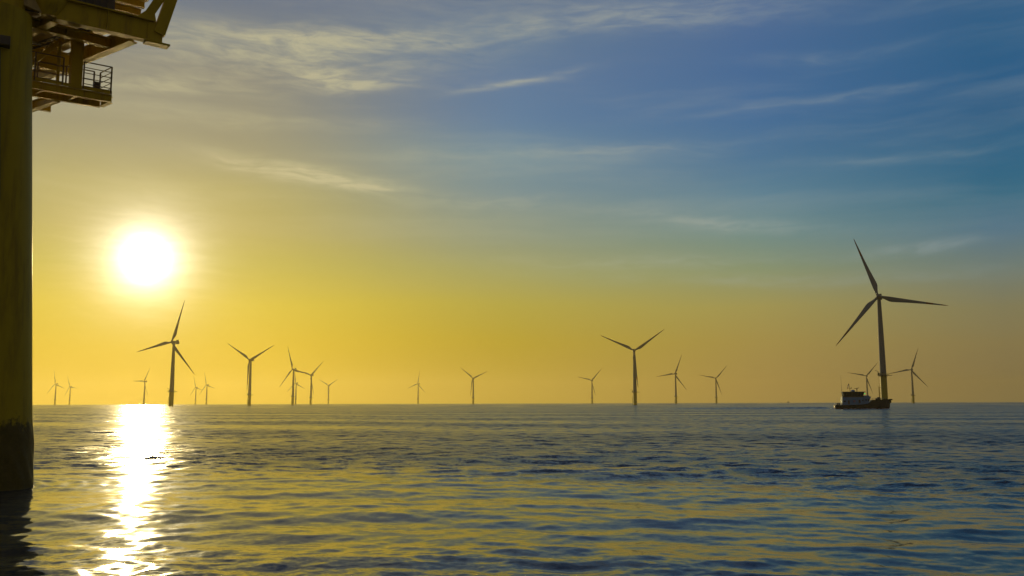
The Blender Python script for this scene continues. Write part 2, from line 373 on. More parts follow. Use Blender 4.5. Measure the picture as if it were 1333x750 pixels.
# ------------------------------------------------------------------ platform: one leg and the corner of its deck
def build_platform():
    root = empty('offshore_platform', (-19.18, 33.5, 0.0))
    tag(root, 'yellow steel offshore platform leg with overhanging girders and railed walkway, rising from the water', 'platform')
    O = Vector((-19.18, 33.5, 0.0)); P2 = Vector((-15.18, 36.0, 0.0))
    A = Vector((0.797, 0.604, 0)).normalized(); B = Vector((-0.819, 0.573, 0)).normalized()
    def q(s, t, z): return P2 + A * s + B * t + Vector((0, 0, z)) - O
    def w_(x, y, z): return Vector((x, y, z)) - O
    def beam(name, a, b, h, wd=0.36, tf=0.05, tw=0.06, parent=root, mt='yellow'):
        mb = MB(); a, b = Vector(a), Vector(b)
        mb.bar(a + Vector((0, 0, tf / 2)), b + Vector((0, 0, tf / 2)), wd, tf)
        mb.bar(a + Vector((0, 0, h / 2)), b + Vector((0, 0, h / 2)), tw, h - 2 * tf - 0.004)
        mb.bar(a + Vector((0, 0, h - tf / 2)), b + Vector((0, 0, h - tf / 2)), wd, tf)
        L = (b - a).length; n = max(1, int(L / 1.6)); x = (b - a).normalized(); y = Vector((0, 0, 1)).cross(x)
        for k in range(1, n):
            c = a + x * (L * k / n) + Vector((0, 0, h / 2))
            for sg in (-1, 1): mb.bar(c + y * sg * (tw / 2 + 0.002), c + y * sg * (wd / 2 - 0.02), 0.03, h - 2 * tf - 0.006)
        return mb.build(name, M[mt], parent)
    # leg, slightly battered
    mb = MB(); lean = Vector((-0.87, -0.52, 0)) / 17.0
    rings = []; lr = random.Random(3); ph_ = [(lr.randint(2, 17), lr.uniform(1.5, 9), lr.uniform(0, 6.28), lr.uniform(0.4, 1)) for _ in range(14)]
    for z in [-6, -2] + [-1 + 0.09 * k for k in range(42)] + [3, 5, 8, 11, 14, 16.6, 18.15]:
        c = lean * z + Vector((0, 0, z)); ring = []
        for i in range(96):
            a = 2 * math.pi * i / 96; lump = sum(w_a * math.sin(n_ * a + kz * z + p0) for n_, kz, p0, w_a in ph_) / 14
            g_ = min(max((2.5 + 0.5 * lump - z) / 0.5, 0), 1); r_ = 1.25 + g_ * (0.035 + 0.09 * lump)
            ring.append(c + Vector((r_ * math.cos(a), r_ * math.sin(a), 0)))
        rings.append(ring)
    mb.loft(rings); leg = mb.build('leg', M['leg'], root, True)
    # riser pipe and its clamp on the seaward face
    face = Vector((0.50, -0.866, 0)); ct = lean * 16 + face * 1.45
    mb = MB(); lo = lean * 14 + face * 1.5
    mb.tube(lean * 10.5 + face * 1.42 + Vector((0, 0, 10.5)), lean * 16.2 + face * 1.42 + Vector((0, 0, 16.2)), 0.16, seg=14); mb.build('riser_pipe', M['clad'], root, True)
    mb = MB(); mb.box(lean * 16.5 + face * 1.35 + Vector((0, 0, 16.55)), (0.95, 0.5, 0.36), rz=math.atan2(face.y, face.x) + math.pi / 2, bevel=0.03); mb.build('riser_clamp', M['clad'], root)
    # deck girders
    z0 = 18.2
    g = beam('girder', q(-3.75, 0, z0), q(0.0, 0, z0), 0.95, 0.40, 0.06)
    # thick end bracket with rounded nose
    mb = MB(); mb.box(q(0.12, 0, z0 - 0.03), (1.0, 0.5, 0.09), rz=math.atan2(A.y, A.x), bevel=0.03)
    mb.box(q(0.02, 0, z0 + 0.45), (0.62, 0.16, 0.85), rz=math.atan2(A.y, A.x), bevel=0.02); mb.build('end_bracket', M['yellow'], g)
    beam('girder', w_(-21.2, 33.0, z0 - 0.002), w_(-17.29, 36.57, z0 - 0.002), 0.42, 0.30)
    beam('girder', w_(-15.95, 35.77, z0 - 0.06), w_(-20.08, 38.66, z0 - 0.06), 0.62, 0.36)
    beam('girder', w_(-23.5, 36.99, z0 - 0.004), w_(-20.55, 39.6, z0 - 0.004), 0.95, 0.34)
    beam('girder', w_(-18.35, 33.98, z0 + 0.02), w_(-21.0, 35.95, z0 + 0.02), 0.45, 0.32)
    beam('girder', w_(-24.2, 41.5, z0 - 0.1), w_(-21.09, 39.41, z0 - 0.1), 0.6, 0.34)
    for (a, b, hh) in (((-17.85, 36.06), (-20.2, 37.75), 0.24), ((-19.0, 34.9), (-22.0, 37.1), 0.3)):
        beam('deck_stringer', w_(*a, z0 + 0.5), w_(*b, z0 + 0.5), hh, 0.16, 0.03, 0.04)
    for s in (-0.95, -1.75, -2.55, -3.3):
        beam('deck_stringer', q(s, 0.1, z0 + 0.52), q(s, 0.85, z0 + 0.52), 0.26, 0.16, 0.03, 0.04)
    mb = MB(); mb.prism([q(-7.5, 0.24, z0 + 0.96), q(-0.42, 0.24, z0 + 0.96), q(-0.55, 6.4, z0 + 0.96), q(-7.5, 6.4, z0 + 0.96)], (0, 0, 0.05)); mb.build('deck_plate', M['plate'], root)
    # deck column and its flared knee at the leg
    mb = MB(); c = w_(-18.45, 33.75, 0)
    mb.lathe([(0.30, z0 + 0.15), (0.62, z0 + 0.75), (0.62, 23.0)], 28, c); mb.build('deck_column', M['yellow'], root, True)
    mb = MB(); mb.lathe([(1.0, 18.15), (1.0, 22.5)], 28, lean * 18.3); mb.build('leg_top', M['yellow'], root, True)
    mb = MB(); mb.prism([q(-5.4, 0.10, z0 + 0.5), q(-3.9, 0.02, z0 + 0.1), q(-3.9, 0.02, z0 + 0.9), q(-5.4, 0.10, z0 + 0.95)], B * 0.05); mb.build('knee_plate', M['plate'], root)
    # braces of the overhanging corner
    def strut(name, a, b, wd, hg):
        mb = MB(); mb.bar(a, b, hg, wd, up=A.cross(Vector((0, 0, 1)))); return mb.build(name, M['yellow'], root)
    strut('brace', w_(-15.02, 36.09, 18.62), w_(-14.02, 36.50, 22.9), 0.30, 0.46)
    br = strut('brace', w_(-15.75, 35.81, 18.75), w_(-13.9, 36.52, 22.6), 0.28, 0.36)
    mb = MB(); mb.prism([q(-1.0, -0.04, z0 + 0.90), q(0.05, -0.04, z0 + 0.90), q(-0.02, -0.04, z0 + 1.25), q(-0.25, -0.04, z0 + 1.45), q(-0.42, -0.04, z0 + 1.30), q(-0.7, -0.04, z0 + 1.02)], B * 0.08); mb.build('gusset_plate', M['yellow'], br)
    mb = MB(); mb.ball(q(0.36, -0.02, z0 + 0.62), 0.09, (1, 1, 0.8)); mb.tube(q(0.22, 0, z0 + 0.55), q(0.36, -0.02, z0 + 0.58), 0.03, seg=8); mb.build('lamp_fitting', M['yellow'], root, True)
    # cladding wall standing on the girder
    mb = MB()
    mb.prism([q(-4.3, 0.30, z0 + 1.02), q(-1.45, 0.30, z0 + 1.02), q(-1.45, 0.30, 23.0), q(-4.3, 0.30, 23.0)], B * 0.12)
    for k in range(10):
        s = -4.2 + 0.27 * k; mb.prism([q(s, 0.25, z0 + 1.02), q(s + 0.1, 0.25, z0 + 1.02), q(s + 0.1, 0.25, 22.9), q(s, 0.25, 22.9)], B * 0.049)
    mb.build('cladding_wall', M['clad'], root)
    # upper deck beams
    for t, s in ((1.6, 0.45), (2.6, 0.95), (3.6, 1.35)): beam('upper_deck_beam', q(-7.0, t, 20.7), q(s, t, 20.7), 0.32, 0.2, 0.04, 0.04)
    for s in (0.95, 0.35, -0.3, -0.95, -1.8, -3.0, -4.5): beam('upper_deck_beam', q(s, 1.4 if s < 0.4 else 2.4, 21.03), q(s, 4.4, 21.03), 0.22, 0.16, 0.03, 0.04)
    mb = MB(); mb.prism([q(-7.2, 1.4, 21.28), q(-1.0, 1.4, 21.28), q(-1.0, 4.4, 21.28), q(-7.2, 4.4, 21.28)], (0, 0, 0.04)); mb.build('upper_deck_plate', M['plate'], root)
    # railing helper
    def railing(name, pts, z, parent, h=1.2, nr=5, gap=0.75):
        mb = MB()
        for a, b in zip(pts[:-1], pts[1:]):
            a = Vector(a); b = Vector(b); n = max(1, round((b - a).length / gap))
            for k in range(n + 1):
                p_ = a + (b - a) * k / n; mb.tube((p_.x, p_.y, z), (p_.x, p_.y, z + h), 0.035, seg=7)
            for k in range(1, nr + 1): mb.tube((a.x, a.y, z + h * k / nr), (b.x, b.y, z + h * k / nr), 0.018 if k < nr else 0.026, seg=6)
            mb.bar((a.x, a.y, z + 0.08), (b.x, b.y, z + 0.08), 0.012, 0.15)
        return mb.build(name, M['rail'], parent)
    # hanging walkway
    zw = 15.9
    wn0, wn1, wf0, wf1 = w_(-21.4, 33.98, 0), w_(-17.25, 36.90, 0), w_(-22.3, 34.7, 0), w_(-18.05, 37.55, 0)
    mb = MB(); mb.prism([(v.x, v.y, zw + 0.30) for v in (wn0, wn1, wf1, wf0)], (0, 0, 0.05)); walk = mb.build('walkway', M['plate'], root)
    def up(v, z): return (v.x, v.y, z)
    beam('edge_beam', up(wn0, zw), up(wn1, zw), 0.30, 0.14, 0.03, 0.04, walk)
    beam('edge_beam', up(wf0, zw), up(wf1, zw), 0.30, 0.14, 0.03, 0.04, walk)
    beam('edge_beam', up(wn1 + (wf1 - wn1) * 0.1, zw - 0.004), up(wf1 - (wf1 - wn1) * 0.1, zw - 0.004), 0.29, 0.2, 0.03, 0.04, walk)
    for k in (0.25, 0.5, 0.75):
        beam('cross_beam', up(wn0 + (wn1 - wn0) * k + (wf0 - wn0) * 0.1, zw + 0.06), up(wf0 + (wf1 - wf0) * k - (wf0 - wn0) * 0.1, zw + 0.06), 0.22, 0.1, 0.02, 0.03, walk)
    # kick plate strip above the near edge
    mb = MB(); mb.bar(up(wn0, zw + 0.43), up(wn1, zw + 0.43), 0.03, 0.14); mb.build('kick_plate', M['yellow'], walk)
    kR = wn0 + (wn1 - wn0) * 0.775
    railing('railing', [kR, wn1 - A * 0.05, wf1 - A * 0.05], zw + 0.37, walk)
    railing('railing', [wf1 - A * 0.3, wf0 + (wf1 - wf0) * 0.3], zw + 0.37, walk, nr=3, gap=1.0)
    railing('railing', [wn0, wn0 + (wn1 - wn0) * 0.62], zw + 0.37, walk, nr=3, gap=1.0)
    # hanger box between deck and walkway, with equipment on the walkway
    k0 = wn0 + (wn1 - wn0) * 0.68; k1 = wn0 + (wn1 - wn0) * 0.765
    mb = MB(); mb.prism([up(k0, zw + 0.34), up(k1, zw + 0.34), (k1.x, k1.y, z0 + 0.9), (k0.x, k0.y, z0 + 0.5)], B * 0.18); mb.build('hanger_plate', M['yellow'], root)
    mb = MB(); k2 = wn0 + (wn1 - wn0) * 0.60 + B * 0.2
    mb.tube(up(k2, zw + 0.3), up(k2, z0), 0.07, seg=10); mb.build('hanger_rod', M['yellow'], root, True)
    mb = MB(); k3 = wn0 + (wn1 - wn0) * 0.91 + B * 0.35; mb.box(up(k3, zw + 0.62), (0.22, 0.3, 0.5), rz=0.6, bevel=0.02); mb.build('junction_box', M['clad'], root)
    mb = MB()
    sa, sb = wn0 + (wn1 - wn0) * 0.30 + B * 0.6, wn0 + (wn1 - wn0) * 0.66 + B * 0.6
    for off in (0.0, 0.55):
        mb.bar(up(sa + B * off, zw + 0.4), up(sb + B * off, z0 + 0.3), 0.04, 0.2)
    for k in range(1, 11):
        c = sa + (sb - sa) * k / 11; z = zw + 0.4 + (z0 - zw - 0.1) * k / 11; mb.box((c.x + B.x * 0.275, c.y + B.y * 0.275, z), (0.24, 0.5, 0.03), rz=math.atan2(A.y, A.x))
    mb.build('stair', M['yellow'], root)
    # pipes, cable tray and lamps slung under the deck
    for off, r_ in ((1.15, 0.09), (1.42, 0.06)):
        mb = MB(); mb.tube(q(-7.0, off, z0 + 0.72), q(-1.3, off, z0 + 0.72), r_, seg=12)
        mb.tube(q(-1.3, off, z0 + 0.72), q(-1.1, off, z0 + 1.0), r_, seg=12); mb.build('pipe', M['clad'] if r_ < 0.08 else M['yellow'], root, True)
    mb = MB()
    for sd_ in (-0.16, 0.16): mb.bar(q(-1.6 + sd_, 0.7, z0 + 0.62), q(-2.2 + sd_, 6.0, z0 + 0.62), 0.03, 0.09)
    for k in range(18): c = q(-1.6 - 0.6 * k / 17, 0.7 + 5.3 * k / 17, z0 + 0.60); mb.bar(c - A * 0.16, c + A * 0.16, 0.05, 0.02)
    mb.build('cable_tray', M['clad'], root)
    for s, t_ in ((-4.4, 3.4), (-2.4, 4.9)):
        mb = MB(); mb.box(q(s, t_, z0 + 0.62), (0.7, 0.14, 0.10), rz=math.atan2(A.y, A.x), bevel=0.03); mb.tube(q(s, t_, z0 + 0.66), q(s, t_, z0 + 0.96), 0.02, seg=6); mb.build('lamp_fitting', M['steel'], root)
    # bracing under the walkway toward the far leg
    beam('walkway_bearer', w_(-22.6, 38.8, zw - 0.05), w_(-19.44, 36.64, zw - 0.05), 0.4, 0.26)
    beam('walkway_bearer', w_(-22.9, 36.6, zw + 0.06), w_(-20.6, 38.3, zw + 0.06), 0.3, 0.2)
    return root
build_platform()

# ------------------------------------------------------------------ wind turbines
def turbine_meshes(H, TPH, first):
    """first turbine of a kind with all its parts"""
    root = empty('wind_turbine')
    mb = MB(); mb.lathe([(2.75, TPH + 0.02), (2.72, TPH + 8), (2.35, (H + TPH) / 2), (1.65, H - 2.2)], 32); tw = mb.build('tower', M['grey_paint'], root, True)
    mb = MB(); mb.box((0, -2.72, TPH + 2.0), (0.9, 0.12, 2.0), bevel=0.02); mb.build('door', M['clad'], tw)
    mb = MB(); mb.lathe([(2.9, -5), (2.9, TPH - 0.5), (2.82, TPH - 0.02)], 32); tp = mb.build('transition_piece', M['tp_yellow'], root, True)
    mb = MB(); mb.lathe([(2.83, TPH - 0.45), (5.2, TPH - 0.35), (5.2, TPH - 0.02), (2.83, TPH - 0.02)], 24)
    for k in range(8):
        a = 2 * math.pi * k / 8; mb.bar((2.8 * math.cos(a), 2.8 * math.sin(a), TPH - 1.6), (4.3 * math.cos(a), 4.3 * math.sin(a), TPH - 0.5), 0.15, 0.2)
    mb.box((6.2, 0.0, TPH - 0.2), (2.6, 3.4, 0.4))
    pf = mb.build('work_platform', M['clad'], root)
    mb = MB()
    for k in range(24):
        a = 2 * math.pi * k / 24; mb.tube((5.1 * math.cos(a), 5.1 * math.sin(a), TPH), (5.1 * math.cos(a), 5.1 * math.sin(a), TPH + 1.2), 0.06, seg=6)
    mb.ring(5.1, TPH + 1.2, 0.07).ring(5.1, TPH + 0.65, 0.06)
    mb.build('railing', M['tp_yellow'], pf)
    mb = MB(); mb.tube((-4.2, -0.5, TPH), (-4.2, -0.5, TPH + 3.6), 0.25, seg=8); mb.bar((-4.2, -0.5, TPH + 3.6), (-6.4, -0.9, TPH + 4.2), 0.3, 0.35); mb.box((-3.9, 0.8, TPH + 1.2), (1.5, 1.4, 2.2), bevel=0.05); mb.build('davit_crane', M['clad'], pf)
    mb = MB()
    for y in (-0.9, 0.9):
        mb.tube((-4.2, y, -3), (-4.2, y, TPH * 0.62), 0.24, seg=10)
        for z in np.linspace(1, TPH * 0.6, 4): mb.tube((-2.85, y * 0.8, z), (-4.2, y, z), 0.14, seg=7)
    mb.build('boat_landing', M['tp_yellow'], root)
    mb = MB()
    for y in (-0.3, 0.3): mb.tube((-3.7, y, -1), (-3.7, y, TPH - 0.4), 0.06, seg=6)
    z = 0.0
    while z < TPH - 0.5: mb.tube((-3.7, -0.3, z), (-3.7, 0.3, z), 0.035, seg=5); z += 0.6
    mb.build('ladder', M['tp_yellow'], root)
    # nacelle behind the rotor (local +Y), rounded box
    mb = MB(); rings = []
    for y, sx, sz in ((-2.4, 1.5, 1.5), (-2.0, 1.85, 1.9), (1.5, 2.05, 2.1), (7.2, 2.0, 2.05), (8.6, 1.7, 1.8)):
        ring = []
        for k in range(24):
            a = 2 * math.pi * k / 24; c, s_ = math.cos(a), math.sin(a)
            ring.append((sx * math.copysign(abs(c) ** 0.4, c), y, H + sz * math.copysign(abs(s_) ** 0.4, s_)))
        rings.append(ring)
    mb.loft(rings); na = mb.build('nacelle', M['grey_paint'], root, True)
    mb = MB(); mb.box((0, 6.8, H + 2.75), (3.2, 1.5, 1.3), bevel=0.1); mb.tube((0.9, 8.0, H + 2.0), (0.9, 8.0, H + 4.6), 0.07, seg=6); mb.tube((0.5, 8.0, H + 4.3), (1.3, 8.0, H + 4.3), 0.05, seg=6); mb.build('cooler', M['clad'], na)
    mb = MB(); mb.tube((0, -2.41, H), (0, -3.4, H), 1.45, 1.5, 24)
    prof = [(1.55, -3.41), (1.6, -4.6), (1.45, -5.4), (1.05, -6.1), (0.5, -6.5), (0.05, -6.6)]
    mb.loft([[(r * math.cos(2 * math.pi * k / 24), y, H + r * math.sin(2 * math.pi * k / 24)) for k in range(24)] for r, y in prof])
    mb.build('hub', M['grey_paint'], root, True)
    # one blade along local +X, trailing edge toward -Z
    mb = MB(); rings = []
    for x, lead, trail, th_, tws in ((1.35, 1.15, -1.15, 1.15, 0), (3.0, 1.12, -1.15, 1.05, 14), (6.0, 1.15, -1.9, 0.75, 14), (9.5, 1.20, -3.2, 0.52, 12), (12.0, 1.18, -3.45, 0.45, 11), (17, 1.05, -3.0, 0.36, 8), (25, 0.85, -2.25, 0.28, 5), (36, 0.62, -1.5, 0.20, 2), (47, 0.42, -0.95, 0.13, 0), (54, 0.26, -0.6, 0.09, -1), (57.2, 0.10, -0.30, 0.05, -1), (58.0, 0.02, -0.12, 0.02, -1)):
        ring = []; ct, st = math.cos(R(tws)), math.sin(R(tws)); n = 16
        for k in range(n):
            a = 2 * math.pi * k / n; mid, half = (lead + trail) / 2, (lead - trail) / 2
            zz = mid + half * math.cos(a); yy = th_ * math.sin(a) * (1.0 if x < 4 else (0.55 + 0.45 * math.cos(a * 1.0)) if True else 1)
            ring.append((x, yy * ct - zz * st, zz * ct + yy * st))
        rings.append(ring)
    mb.loft(rings); bl = mb.build('blade', M['blade'], root, True); bl.location = (0, -4.5, H)
    blades = [bl]
    for k in range(2):
        c = bl.copy(); COL.objects.link(c); c.parent = root; c.location = bl.location; blades.append(c)
    return root
def set_rotor(root, ph):
    bs = [c for c in root.children if c.name.split('.')[0] == 'blade']
    for k, b in enumerate(bs): b.rotation_euler = (0, -R(ph + 120 * k), 0)
def copy_tree(o, parent=None):
    c = o.copy(); COL.objects.link(c); c.parent = parent
    for ch in o.children: copy_tree(ch, c)
    return c
GRP = 'wind turbines of the offshore farm'
TURB = [  # x, y, yaw, rotor phase, label
    (334.1, 802.7, 30, 108.5, 'nearest wind turbine, grey tower on a yellow base right behind the workboat'),
    (-447.8, 1174.2, 19, 72, 'big backlit wind turbine under the sun, standing right beside the glitter path'),
    (-486.5, 1654.7, 17, 27, 'mid-sized turbine with two blades in a V, next right of the one under the sun'),
    (-521.3, 2123.7, 28, 107, 'turbine with one blade nearly upright, its nacelle touched by a neighbour\'s blade'),
    (-576.7, 2559.8, 21, 43, 'turbine whose left blade reaches the nacelle of its taller left neighbour'),
    (-861.5, 3557, 32, 97, 'faint small turbine standing mostly hidden behind a nearer turbine\'s tower'),
    (-831.9, 4046, 20, 30, 'tiny pale turbine with V blades, the last on the right of the golden left cluster'),
    (-1562, 4410, 34, 106.5, 'shorter left one of two pale turbines just right of the turbine under the sun'),
    (-1314.9, 3843.8, 31, 105, 'taller right one of two pale turbines just right of the turbine under the sun'),
    (-1324, 3214, 30, 58, 'small turbine rising from the bright glitter path with one blade level to the left'),
    (-1829.2, 3577, 24, 101.5, 'taller left one of two small turbines next to the yellow platform leg'),
    (-2054.5, 4149.9, 29, 112.5, 'shorter right one of two small turbines next to the yellow platform leg'),
    (-394.5, 3744.7, 34, 79, 'small lone turbine with one blade straight up, left of the centre of the horizon'),
    (-127.1, 2913.2, 24, 22, 'small turbine with V blades and a third hanging by its tower, at mid horizon'),
    (288.8, 3234.3, 27, 46, 'small turbine just left of the tall dark one with blades in a wide V'),
    (191.9, 1397.4, 6, 35, 'tall dark turbine right of centre with two blades raised in a wide V'),
    (463.6, 2531.6, 34, 67, 'slim turbine just right of the tall V bladed one, a blade nearly upright'),
    (687.3, 3011.5, 6, 48.5, 'small turbine with one blade raised right, last before the workboat'),
    (1106.2, 2783.8, 36, 48, 'small turbine seen directly above the deckhouse of the workboat'),
    (1008.7, 2249.9, 36, 70, 'slim turbine right of the nearest turbine, a blade reaching its work platform')]
near = turbine_meshes(98.0, 27.0, True)
proto = turbine_meshes(84.0, 19.3, True)
for i, (x, y, yaw, ph, lab) in enumerate(TURB):
    o = near if i == 0 else proto if i == 1 else copy_tree(proto)
    o.location = (x, y, 0); o.rotation_euler = (0, 0, -R(yaw)); set_rotor(o, ph)
    tag(o, lab, 'wind turbine', GRP)

# ------------------------------------------------------------------ workboat
def build_boat():
    az = R(21.35); D = 400 / math.cos(az) * 0.995
    root = empty('workboat', (D * math.sin(az), D * math.cos(az), 0.0), -R(13))
    tag(root, 'dark hulled workboat with pale deckhouse heading right in front of the nearest turbine', 'boat')
    st = [(-11.8, 2.9, 1.75), (-10, 3.1, 1.75), (-8.4, 3.2, 1.7), (-5, 3.25, 1.75), (0, 3.3, 2.0), (2.6, 3.3, 2.5), (4.0, 3.28, 3.9), (7, 3.1, 4.0), (9.6, 2.5, 4.1), (11.0, 1.5, 4.2), (11.75, 0.35, 4.25)]
    def sect(x, b, z, lo):
        k = 0.80 if x < 8 else 0.62; rk = 0.6 if x > 10.5 else 0
        return [(x - rk, -b * k, lo), (x - rk * 0.5, -b * 0.95, 0.6), (x, -b, z), (x, b, z), (x - rk * 0.5, b * 0.95, 0.6), (x - rk, b * k, lo)]
    mb = MB(); mb.loft([sect(x, b, z, 0.45) for x, b, z in st]); hull = mb.build('hull', M['hull'], root)
    mb = MB(); mb.loft([[(x - (0.6 if x > 10.5 else 0), s * b * (0.80 if x < 8 else 0.62) * q_, z_) for s, q_, z_ in ((-1, 0.75, -1.2), (-1, 1.0, 0.447), (1, 1.0, 0.447), (1, 0.75, -1.2))] for x, b, z in st]); mb.build('bottom_paint', M['red'], hull)
    mb = MB()
    for a, b in zip(st[5:-1], st[6:]):
        for s in (-1, 1): mb.bar((a[0], s * a[1] * 1.02, a[2] - 0.05), (b[0], s * b[1] * 1.02, b[2] - 0.05), 0.2, 0.22)
    for a, b in zip(st[:4], st[1:5]):
        for s in (-1, 1): mb.bar((a[0], s * a[1] * 1.02, a[2] - 0.1), (b[0], s * b[1] * 1.02, b[2] - 0.1), 0.2, 0.25)
    mb.build('rubbing_strake', M['black'], hull)
    mb = MB(); mb.box((11.9, 0, 4.1), (1.3, 2.6, 0.55), bevel=0.15); mb.box((11.75, 0, 3.2), (0.6, 2.0, 1.3), bevel=0.15); mb.build('bow_fender', M['black'], root, True)
    mb = MB()
    for x in (-9.5, -3.5, 2.5, 6.5):
        mb.lathe([(0.22, -0.14), (0.42, -0.14), (0.42, 0.14), (0.22, 0.14)], 14)
        bmesh.ops.transform(mb.bm, matrix=Matrix.Translation((x, -3.45, 1.2)) @ Matrix.Rotation(math.pi / 2, 4, 'X'), verts=mb.bm.verts[-56:])
    mb.build('tyre_fender', M['black'], hull, True)
    # deckhouse, cut back at its fore end
    mb = MB()
    def house(x0, x1t, x1b, y, z0_, z1_):
        mb.prism([(x0, -y, z0_), (x1b, -y, z0_), (x1t, -y, z1_), (x0 + 0.15, -y, z1_)], (0, 2 * y, 0))
    house(-8.7, 0.6, 0.6, 2.7, 1.72, 5.15); house(0.602, 3.55, 2.0, 2.55, 2.05, 5.45)
    mb.box((0.9, 0, 5.62), (4.0, 4.6, 0.6), bevel=0.08)
    dh = mb.build('deckhouse', M['white'], root)
    for k, (x, z, wd, hg) in enumerate(((-7.6, 3.4, 0.8, 0.65), (-5.9, 3.0, 0.75, 1.6), (-1.4, 3.3, 0.75, 1.5), (0.35 - 0.4, 3.7, 0.5, 0.5))):
        mb = MB(); mb.box((x, -2.705, z), (wd, 0.08, hg), bevel=0.015); mb.build('door' if hg > 1 else 'window', M['glass'] if hg < 1 else M['clad'], dh)
    for x in (1.35, 2.3):
        mb = MB(); mb.box((x, -2.555, 3.9), (0.42, 0.08, 0.9), bevel=0.015); mb.build('window', M['glass'], dh)
    # wheelhouse with dark windows all round
    mb = MB(); mb.prism([(-8.5, -2.45, 5.16), (0.4, -2.45, 5.16), (0.4, -2.45, 5.6), (-8.5, -2.45, 5.6)], (0, 4.9, 0)); wh = mb.build('wheelhouse', M['clad'], root)
    mb = MB(); mb.prism([(-7.9, -2.35, 5.602), (0.2, -2.35, 5.602), (0.75, -2.35, 7.35), (-8.1, -2.35, 7.35)], (0, 4.7, 0)); mb.build('window_band', M['glass'], wh)
    mb = MB()
    for k in range(8):
        x = -7.9 + 8.1 * k / 7; x2 = -8.1 + 8.85 * k / 7
        for s in (-1, 1): mb.bar((x, s * 2.38, 5.6), (x2, s * 2.38, 7.35), 0.06, 0.12)
    mb.build('window_mullion', M['clad'], wh)
    mb = MB(); mb.box((-3.55, 0, 7.5), (9.9, 5.3, 0.28), bevel=0.08); mb.build('wheelhouse_roof', M['deckgrey'], wh)
    mb = MB(); mb.ball((-3.6, 0, 7.95), 0.95, (1, 1, 0.55)); mb.build('satellite_dome', M['white'], root, True)
    # mast, radar, flag, aerial
    mb = MB(); mb.tube((-4.7, 0.3, 7.62), (-5.1, 0.3, 11.4), 0.12, 0.06, 8); mb.bar((-5.5, 0.3, 9.2), (-4.1, 0.3, 9.0), 0.12, 0.12); mb.box((-4.2, 0.3, 9.35), (0.35, 0.35, 0.5), bevel=0.05)
    mb.bar((-4.95, -0.7, 9.9), (-4.95, 1.3, 9.9), 0.08, 0.08); mb.build('mast', M['clad'], root)
    mb = MB(); mb.tube((-1.9, 0, 7.62), (-1.9, 0, 8.7), 0.16, seg=10); mb.box((-1.9, 0, 8.85), (0.5, 0.5, 0.35), bevel=0.05); mb.box((-1.95, 0, 9.15), (2.0, 0.2, 0.22), rot=Matrix.Rotation(R(-8), 3, 'Y'), bevel=0.04); mb.build('radar', M['clad'], root)
    fl = None
    for k, mt in enumerate(('flagblue', 'flagwhite', 'flagred')):
        mb = MB(); n = 7; rows = []
        for i in range(n):
            f_ = i / (n - 1); xx = -5.12 - 0.15 * k - 0.95 * f_ * 0.55
            for (za,) in ((0,),): pass
            top = 11.35 - 0.62 * k - 0.30 * f_ * 3; rows.append([(xx + 0.05, 0.3 + 0.14 * math.sin(3.2 * f_ + k), top), (xx, 0.3 + 0.14 * math.sin(3.2 * f_ + k + .4), top - 0.62), (xx, 0.325 + 0.14 * math.sin(3.2 * f_ + k + .4), top - 0.62), (xx + 0.05, 0.325 + 0.14 * math.sin(3.2 * f_ + k), top)])
        mb.loft(rows); o = mb.build('flag' if k == 0 else 'stripe', M[mt], root if k == 0 else fl, True)
        if k == 0: fl = o
    mb = MB(); mb.tube((-8.55, -1.5, 7.62), (-8.6, -1.5, 14.9), 0.06, 0.03, 6); mb.build('whip_aerial', M['clad'], root)
    mb = MB(); mb.tube((-8.1, 1.5, 7.62), (-8.15, 1.5, 10.6), 0.05, 0.02, 6); mb.build('whip_aerial', M['clad'], root)
    mb = MB(); mb.box((0.95, -2.5, 6.7), (0.5, 0.25, 0.45), bevel=0.04); mb.build('side_light', M['green_lamp'], root)
    # decks, rails and gear
    mb = MB()
    def rail(pts, h=1.0):
        for a, b in zip(pts[:-1], pts[1:]):
            a, b = Vector(a), Vector(b); n = max(1, round((b - a).length / 1.1))
            for k in range(n + 1):
                p_ = a + (b - a) * k / n; mb.tube(p_, p_ + Vector((0, 0, h)), 0.04, seg=6)
            for z in (h * 0.5, h): mb.tube(a + Vector((0, 0, z)), b + Vector((0, 0, z)), 0.035, seg=6)
    for s in (-1, 1): rail([(4.0, s * 3.1, 4.0), (7.0, s * 2.95, 4.0), (8.6, s * 2.6, 4.1)], 0.75); rail([(-11.5, s * 2.8, 1.75), (-8.8, s * 3.0, 1.75)], 0.8)
    rail([(-11.5, -2.8, 1.75), (-11.5, 2.8, 1.75)], 0.8)
    mb.build('guard_rail', M['steel'], root)
    mb = MB(); mb.tube((6.9, -1.0, 4.6), (6.9, 1.0, 4.6), 0.62, seg=18); mb.box((6.9, -1.1, 4.35), (1.5, 0.2, 0.9), bevel=0.05); mb.box((6.9, 1.1, 4.35), (1.5, 0.2, 0.9), bevel=0.05); mb.box((6.0, 0, 4.3), (0.6, 1.2, 0.6), bevel=0.05); mb.build('winch', M['black'], root)
    mb = MB(); mb.box((9.2, 0, 4.35), (0.5, 1.4, 0.5), bevel=0.06); mb.tube((10.1, -0.5, 4.15), (10.1, -0.5, 4.7), 0.13, seg=8); mb.tube((10.1, 0.5, 4.15), (10.1, 0.5, 4.7), 0.13, seg=8); mb.build('bollard', M['black'], root)
    mb = MB(); mb.tube((-10.2, -2.2, 1.75), (-10.5, -2.2, 5.0), 0.05, 0.03, 6); mb.build('stern_staff', M['steel'], root)
    mb = MB(); mb.box((-10.0, 0.6, 2.2), (1.5, 1.9, 0.9), bevel=0.08); mb.build('engine_hatch', M['deckgrey'], root)
